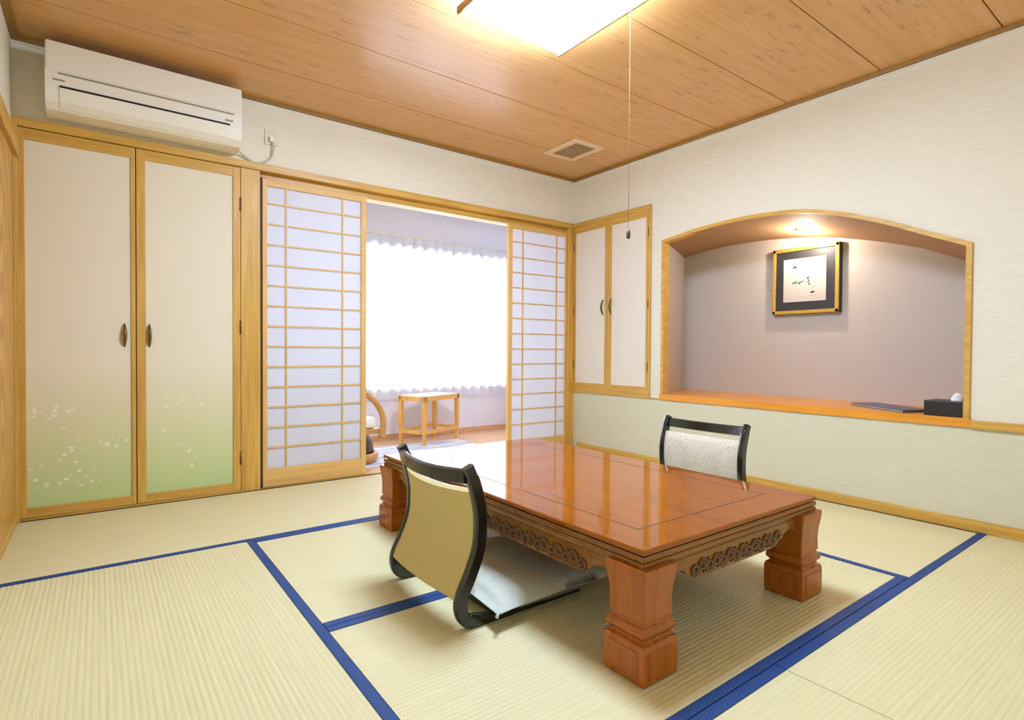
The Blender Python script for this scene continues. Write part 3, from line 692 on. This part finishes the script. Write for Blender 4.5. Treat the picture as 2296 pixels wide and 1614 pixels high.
pp = box('paper_sheet', (PX-0.039, SY1, SZ0), (PX-0.0355, SY0, SZ1), PAPER, pf)
def ink(strokes, mt, nm):
    g = G()
    for pts, r in strokes:
        P = catmull([(PX-0.0396, SY0+(SY1-SY0)*a, SZ0+(SZ1-SZ0)*(1-b)) for a, b in pts], 4) if len(pts) > 2 else [Vector((PX-0.0396, SY0+(SY1-SY0)*a, SZ0+(SZ1-SZ0)*(1-b))) for a, b in pts]
        rings = []
        for i, p in enumerate(P):
            t = (P[min(i+1, len(P)-1)]-P[max(i-1, 0)]); t = t.normalized() if t.length > 0 else Vector((0, 1, 0)); q = Vector((0, -t.z, t.y))*r*(1-0.5*i/max(1, len(P)-1))
            rings.append([p+q, p-q, p-q+Vector((0.0005, 0, 0)), p+q+Vector((0.0005, 0, 0))])
        g.loft(rings)
    o = g.build(nm, mt, pp); o['kind'] = 'stuff'; return o
def glyph(a, b, s, seed):
    rnd = random.Random(seed); out = []
    for k in range(4):
        x, y = a+rnd.uniform(-s, s), b+rnd.uniform(-s, s); dx, dy = rnd.uniform(-s, s), rnd.uniform(-s, s); out.append(([(x, y), (x+dx*0.5+s*0.2, y+dy*0.5), (x+dx, y+dy)], 0.0042))
    return out
ink(glyph(0.25, 0.19, 0.035, 1)+glyph(0.27, 0.19, 0.03, 2)+glyph(0.24, 0.57, 0.025, 3)+glyph(0.31, 0.56, 0.025, 4)+glyph(0.36, 0.56, 0.025, 5)+glyph(0.44, 0.53, 0.03, 6)+glyph(0.60, 0.48, 0.025, 7)+glyph(0.62, 0.54, 0.025, 8)+glyph(0.62, 0.61, 0.02, 9)+glyph(0.66, 0.80, 0.025, 10)+glyph(0.72, 0.79, 0.025, 11), INK, 'ink_writing')
ink([([(0.54, 0.10), (0.62, 0.15), (0.70, 0.20), (0.76, 0.27)], 0.003), ([(0.72, 0.08), (0.77, 0.10), (0.76, 0.16)], 0.0032), ([(0.76, 0.2), (0.74, 0.28), (0.70, 0.34)], 0.0024), ([(0.42, 0.24), (0.40, 0.29), (0.45, 0.30)], 0.0024), ([(0.28, 0.26), (0.29, 0.31)], 0.0024), ([(0.74, 0.52), (0.73, 0.62)], 0.002), ([(0.80, 0.46), (0.78, 0.5)], 0.002), ([(0.66, 0.68), (0.72, 0.69), (0.79, 0.66)], 0.0024), ([(0.62, 0.87), (0.72, 0.88), (0.82, 0.85)], 0.002), ([(0.64, 0.4), (0.63, 0.33)], 0.0016)], INK2, 'ink_drawing')

# ---- niche lamp
nl = empty('niche_downlight', (0.37, -1.84, 1.69), 'small lit lamp under the top of the niche arch', 'lamp')
G().lathe([(0.038, 0.022), (0.038, 0.004), (0.032, 0.0), (0.024, 0.004), (0.024, 0.018)], (0.37, -1.84, 1.684), 24).build('lamp_ring', ACW, nl, True)
G().lathe([(0.001, 0.0), (0.014, 0.003), (0.022, 0.011), (0.023, 0.02), (0.016, 0.028), (0.001, 0.03)], (0.37, -1.84, 1.669), 20).build('bulb', BULB, nl, True)
pl = bpy.data.lights.new('niche_lamp_light', 'POINT'); pl.energy = NICHE_W; pl.color = (1.0, 0.88, 0.74); pl.shadow_soft_size = 0.022
po = bpy.data.objects.new('niche_lamp_light', pl); C.objects.link(po); po.parent = nl; po.location = (0.0, 0, -0.05)

# ---- things on the niche shelf
tbx = empty('tissue_box', (0.11, -2.73, NZ), 'black tissue box with white tissue at the end of the niche shelf', 'tissue box')
box('box_body', (0.02, -2.815, NZ), (0.20, -2.648, NZ+0.076), BOXBLK, tbx, 0.003)
v = G(); rings = []
for k in range(7):
    t = k/6; r = 0.030*(1-0.55*t)
    rings.append([(0.11+math.cos(a)*r*(0.5+0.2*math.sin(3*a+k)), -2.765+math.sin(a)*r*(1.0+0.2*math.cos(2*a+k*0.7)), NZ+0.074+0.038*t+0.006*math.sin(2*a+1)*t) for a in [2*math.pi*i/14 for i in range(14)]])
v.loft(rings).build('tissue', TISSUE, tbx, True)
fo = empty('folder', (0.17, -2.42, NZ), 'dark grey blue folder lying on the niche shelf beside the tissue box', 'folder')
def quad(name, z0, z1, sc, mt):
    c = Vector((0.205, -2.41)); cs = [Vector((0.02, -2.555)), Vector((0.27, -2.20)), Vector((0.43, -2.28)), Vector((0.20, -2.628))]
    G().prism([(c.x+(p.x-c.x)*sc, c.y+(p.y-c.y)*sc) for p in cs], 'z', z0, z1).build(name, mt, fo)
quad('back_cover', NZ+0.0005, NZ+0.004, 1.0, NAVY); quad('pages', NZ+0.004, NZ+0.011, 0.97, PAPER); quad('front_cover', NZ+0.011, NZ+0.015, 1.0, NAVY)

# ---- sunroom: rug, curtains, side table, swivel chair
rg = box('rug', (-2.2, 0.22, -0.004), (-0.62, 0.98, 0.004), RUG, None, 0.003); tag(rg, 'pale blue white rug on the sunroom floor', 'rug')
cr = G().tube([(WX0-0.1, EY-0.03, 1.990), (WX1+0.1, EY-0.03, 1.990)], 0.010, 8).build('curtain_rail', ACW, None, True); tag(cr, 'thin curtain rail on the sunroom window wall', 'curtain rail')
for k in range(7): box('rail_bracket', (WX0+0.05+k*0.52, EY-0.03, 1.985), (WX0+0.07+k*0.52, EY, 2.0), ACW, cr)
def curtain(x0, x1, label, ph):
    nx, nz = int((x1-x0)/0.0115), 18; v = []; f = []
    for i in range(nx+1):
        for j in range(nz+1):
            x = x0+(x1-x0)*i/nx; t = j/nz; z = 0.395+(1.972-0.395)*t
            amp = 0.018*(1-0.2*t)+0.004; fold = math.sin(2*math.pi*x/0.118+ph+0.5*math.sin(3*x))
            v.append((x, EY-0.055+amp*fold+0.004*math.sin(17*x+3*t), z-0.004+(0.003*abs(fold) if j == nz else 0)))
    for i in range(nx):
        for j in range(nz): a = i*(nz+1)+j; f.append((a, a+1, a+nz+2, a+nz+1))
    o = obj('sheer_curtain', v, f, CURT, None, True); tag(o, label, 'curtain', 'sheer curtains of the sunroom window'); return o
curtain(WX0-0.08, -0.66, 'sheer white curtain on the side of the rattan chair', 0.0); curtain(-0.655, WX1+0.08, 'sheer white curtain on the side of the corner shoji screen', 1.1)
et = empty('side_table', (-0.92, 0.97, 0), 'small square wooden side table in the sunroom by the window', 'table')
N, DR, DL = Vector((-1.083, 0.78, 0)), Vector((0.917, 0.40, 0))*0.54, Vector((-0.40, 0.917, 0))*0.31
def obox(o, a, b, z0, z1, name, mt, par, inset=(0, 1, 0, 1)):
    s0, s1, t0, t1 = inset; cs = [o+a*s0+b*t0, o+a*s1+b*t0, o+a*s1+b*t1, o+a*s0+b*t1]
    return G().prism([(p.x, p.y) for p in cs], 'z', z0, z1).build(name, mt, par)
for s, t in ((0, 0), (1, 0), (1, 1), (0, 1)):
    ls, lt = 0.036/0.54, 0.036/0.31; a0 = 0 if s == 0 else 1-ls; b0 = 0 if t == 0 else 1-lt
    c0 = [N+DR*(a0+u*ls)+DL*(b0+q*lt) for u, q in ((0, 0), (1, 0), (1, 1), (0, 1))]; cc = sum(c0, Vector())/4
    G().loft([[(cc.x+(p.x-cc.x)*0.62, cc.y+(p.y-cc.y)*0.62, 0.0041 if t == 0 else 0.0) for p in c0], [(p.x, p.y, 0.25) for p in c0], [(p.x, p.y, 0.448) for p in c0]]).build('leg', ETAB, et)
for z0, z1, nm in ((0.405, 0.446, 'apron'), (0.105, 0.135, 'stretcher')):
    for o, a, b in ((N, DR, DL*0.06), (N+DL*0.94, DR, DL*0.06), (N, DR*0.05, DL), (N+DR*0.95, DR*0.05, DL)): obox(o, a, b, z0, z1, nm, ETAB, et, (0.05, 0.95, 0.1, 0.9) if nm == 'stretcher' else (0, 1, 0, 1))
obox(N, DR, DL, 0.440, 0.452, 'table_top', WHITE, et, (0.05, 0.95, 0.05, 0.95))
rc = empty('swivel_chair', (-1.86, 0.45, 0), 'rattan swivel chair with curved arms, half hidden behind the shoji screen', 'chair')
cx0, cy0 = -1.86, 0.47
G().lathe([(0.15, 0.0045), (0.175, 0.012), (0.19, 0.045), (0.185, 0.072), (0.172, 0.082), (0.155, 0.076), (0.03, 0.07)], (cx0, cy0, 0), 32).build('base', RATTAN, rc, True)
G().lathe([(0.155, 0.071), (0.150, 0.11), (0.135, 0.17), (0.11, 0.22), (0.09, 0.2455)], (cx0, cy0, 0), 20).build('swivel_stem', plain('dark_brown_stem', srgb(64, 36, 18), 0.4), rc, True)
autosmooth(G().box((cx0-0.24, cy0-0.26, 0.245), (cx0+0.11, cy0+0.26, 0.285), 0.01).build('seat_frame', RATTAN, rc))
autosmooth(G().box((cx0-0.22, cy0-0.235, 0.285), (cx0+0.09, cy0+0.235, 0.37), 0.03).build('seat_cushion', TISSUE, rc))
for sy in (-1, 1):
    pts = catmull([(cx0-0.26, cy0+sy*0.27, 0.62), (cx0-0.13, cy0+sy*0.28, 0.60), (cx0-0.02, cy0+sy*0.28, 0.548), (cx0+0.05, cy0+sy*0.28, 0.495), (cx0+0.100, cy0+sy*0.28, 0.42), (cx0+0.122, cy0+sy*0.28, 0.335), (cx0+0.112, cy0+sy*0.28, 0.22)], 6)
    G().tube(pts, 0.023, 10).build('arm', RATTAN, rc, True)
pts = catmull([(cx0-0.26, cy0-0.27, 0.62), (cx0-0.31, cy0-0.15, 0.76), (cx0-0.32, cy0, 0.80), (cx0-0.31, cy0+0.15, 0.76), (cx0-0.26, cy0+0.27, 0.62)], 6)
G().tube(pts, 0.017, 10).build('back_frame', RATTAN, rc, True)
G().tube([(cx0+0.11, cy0-0.28, 0.265), (cx0+0.11, cy0, 0.265), (cx0+0.11, cy0+0.28, 0.265)], 0.016, 10).build('front_rail', RATTAN, rc, True)
autosmooth(G().box((cx0-0.31, cy0-0.21, 0.34), (cx0-0.23, cy0+0.21, 0.72), 0.03).build('back_cushion', TISSUE, rc))
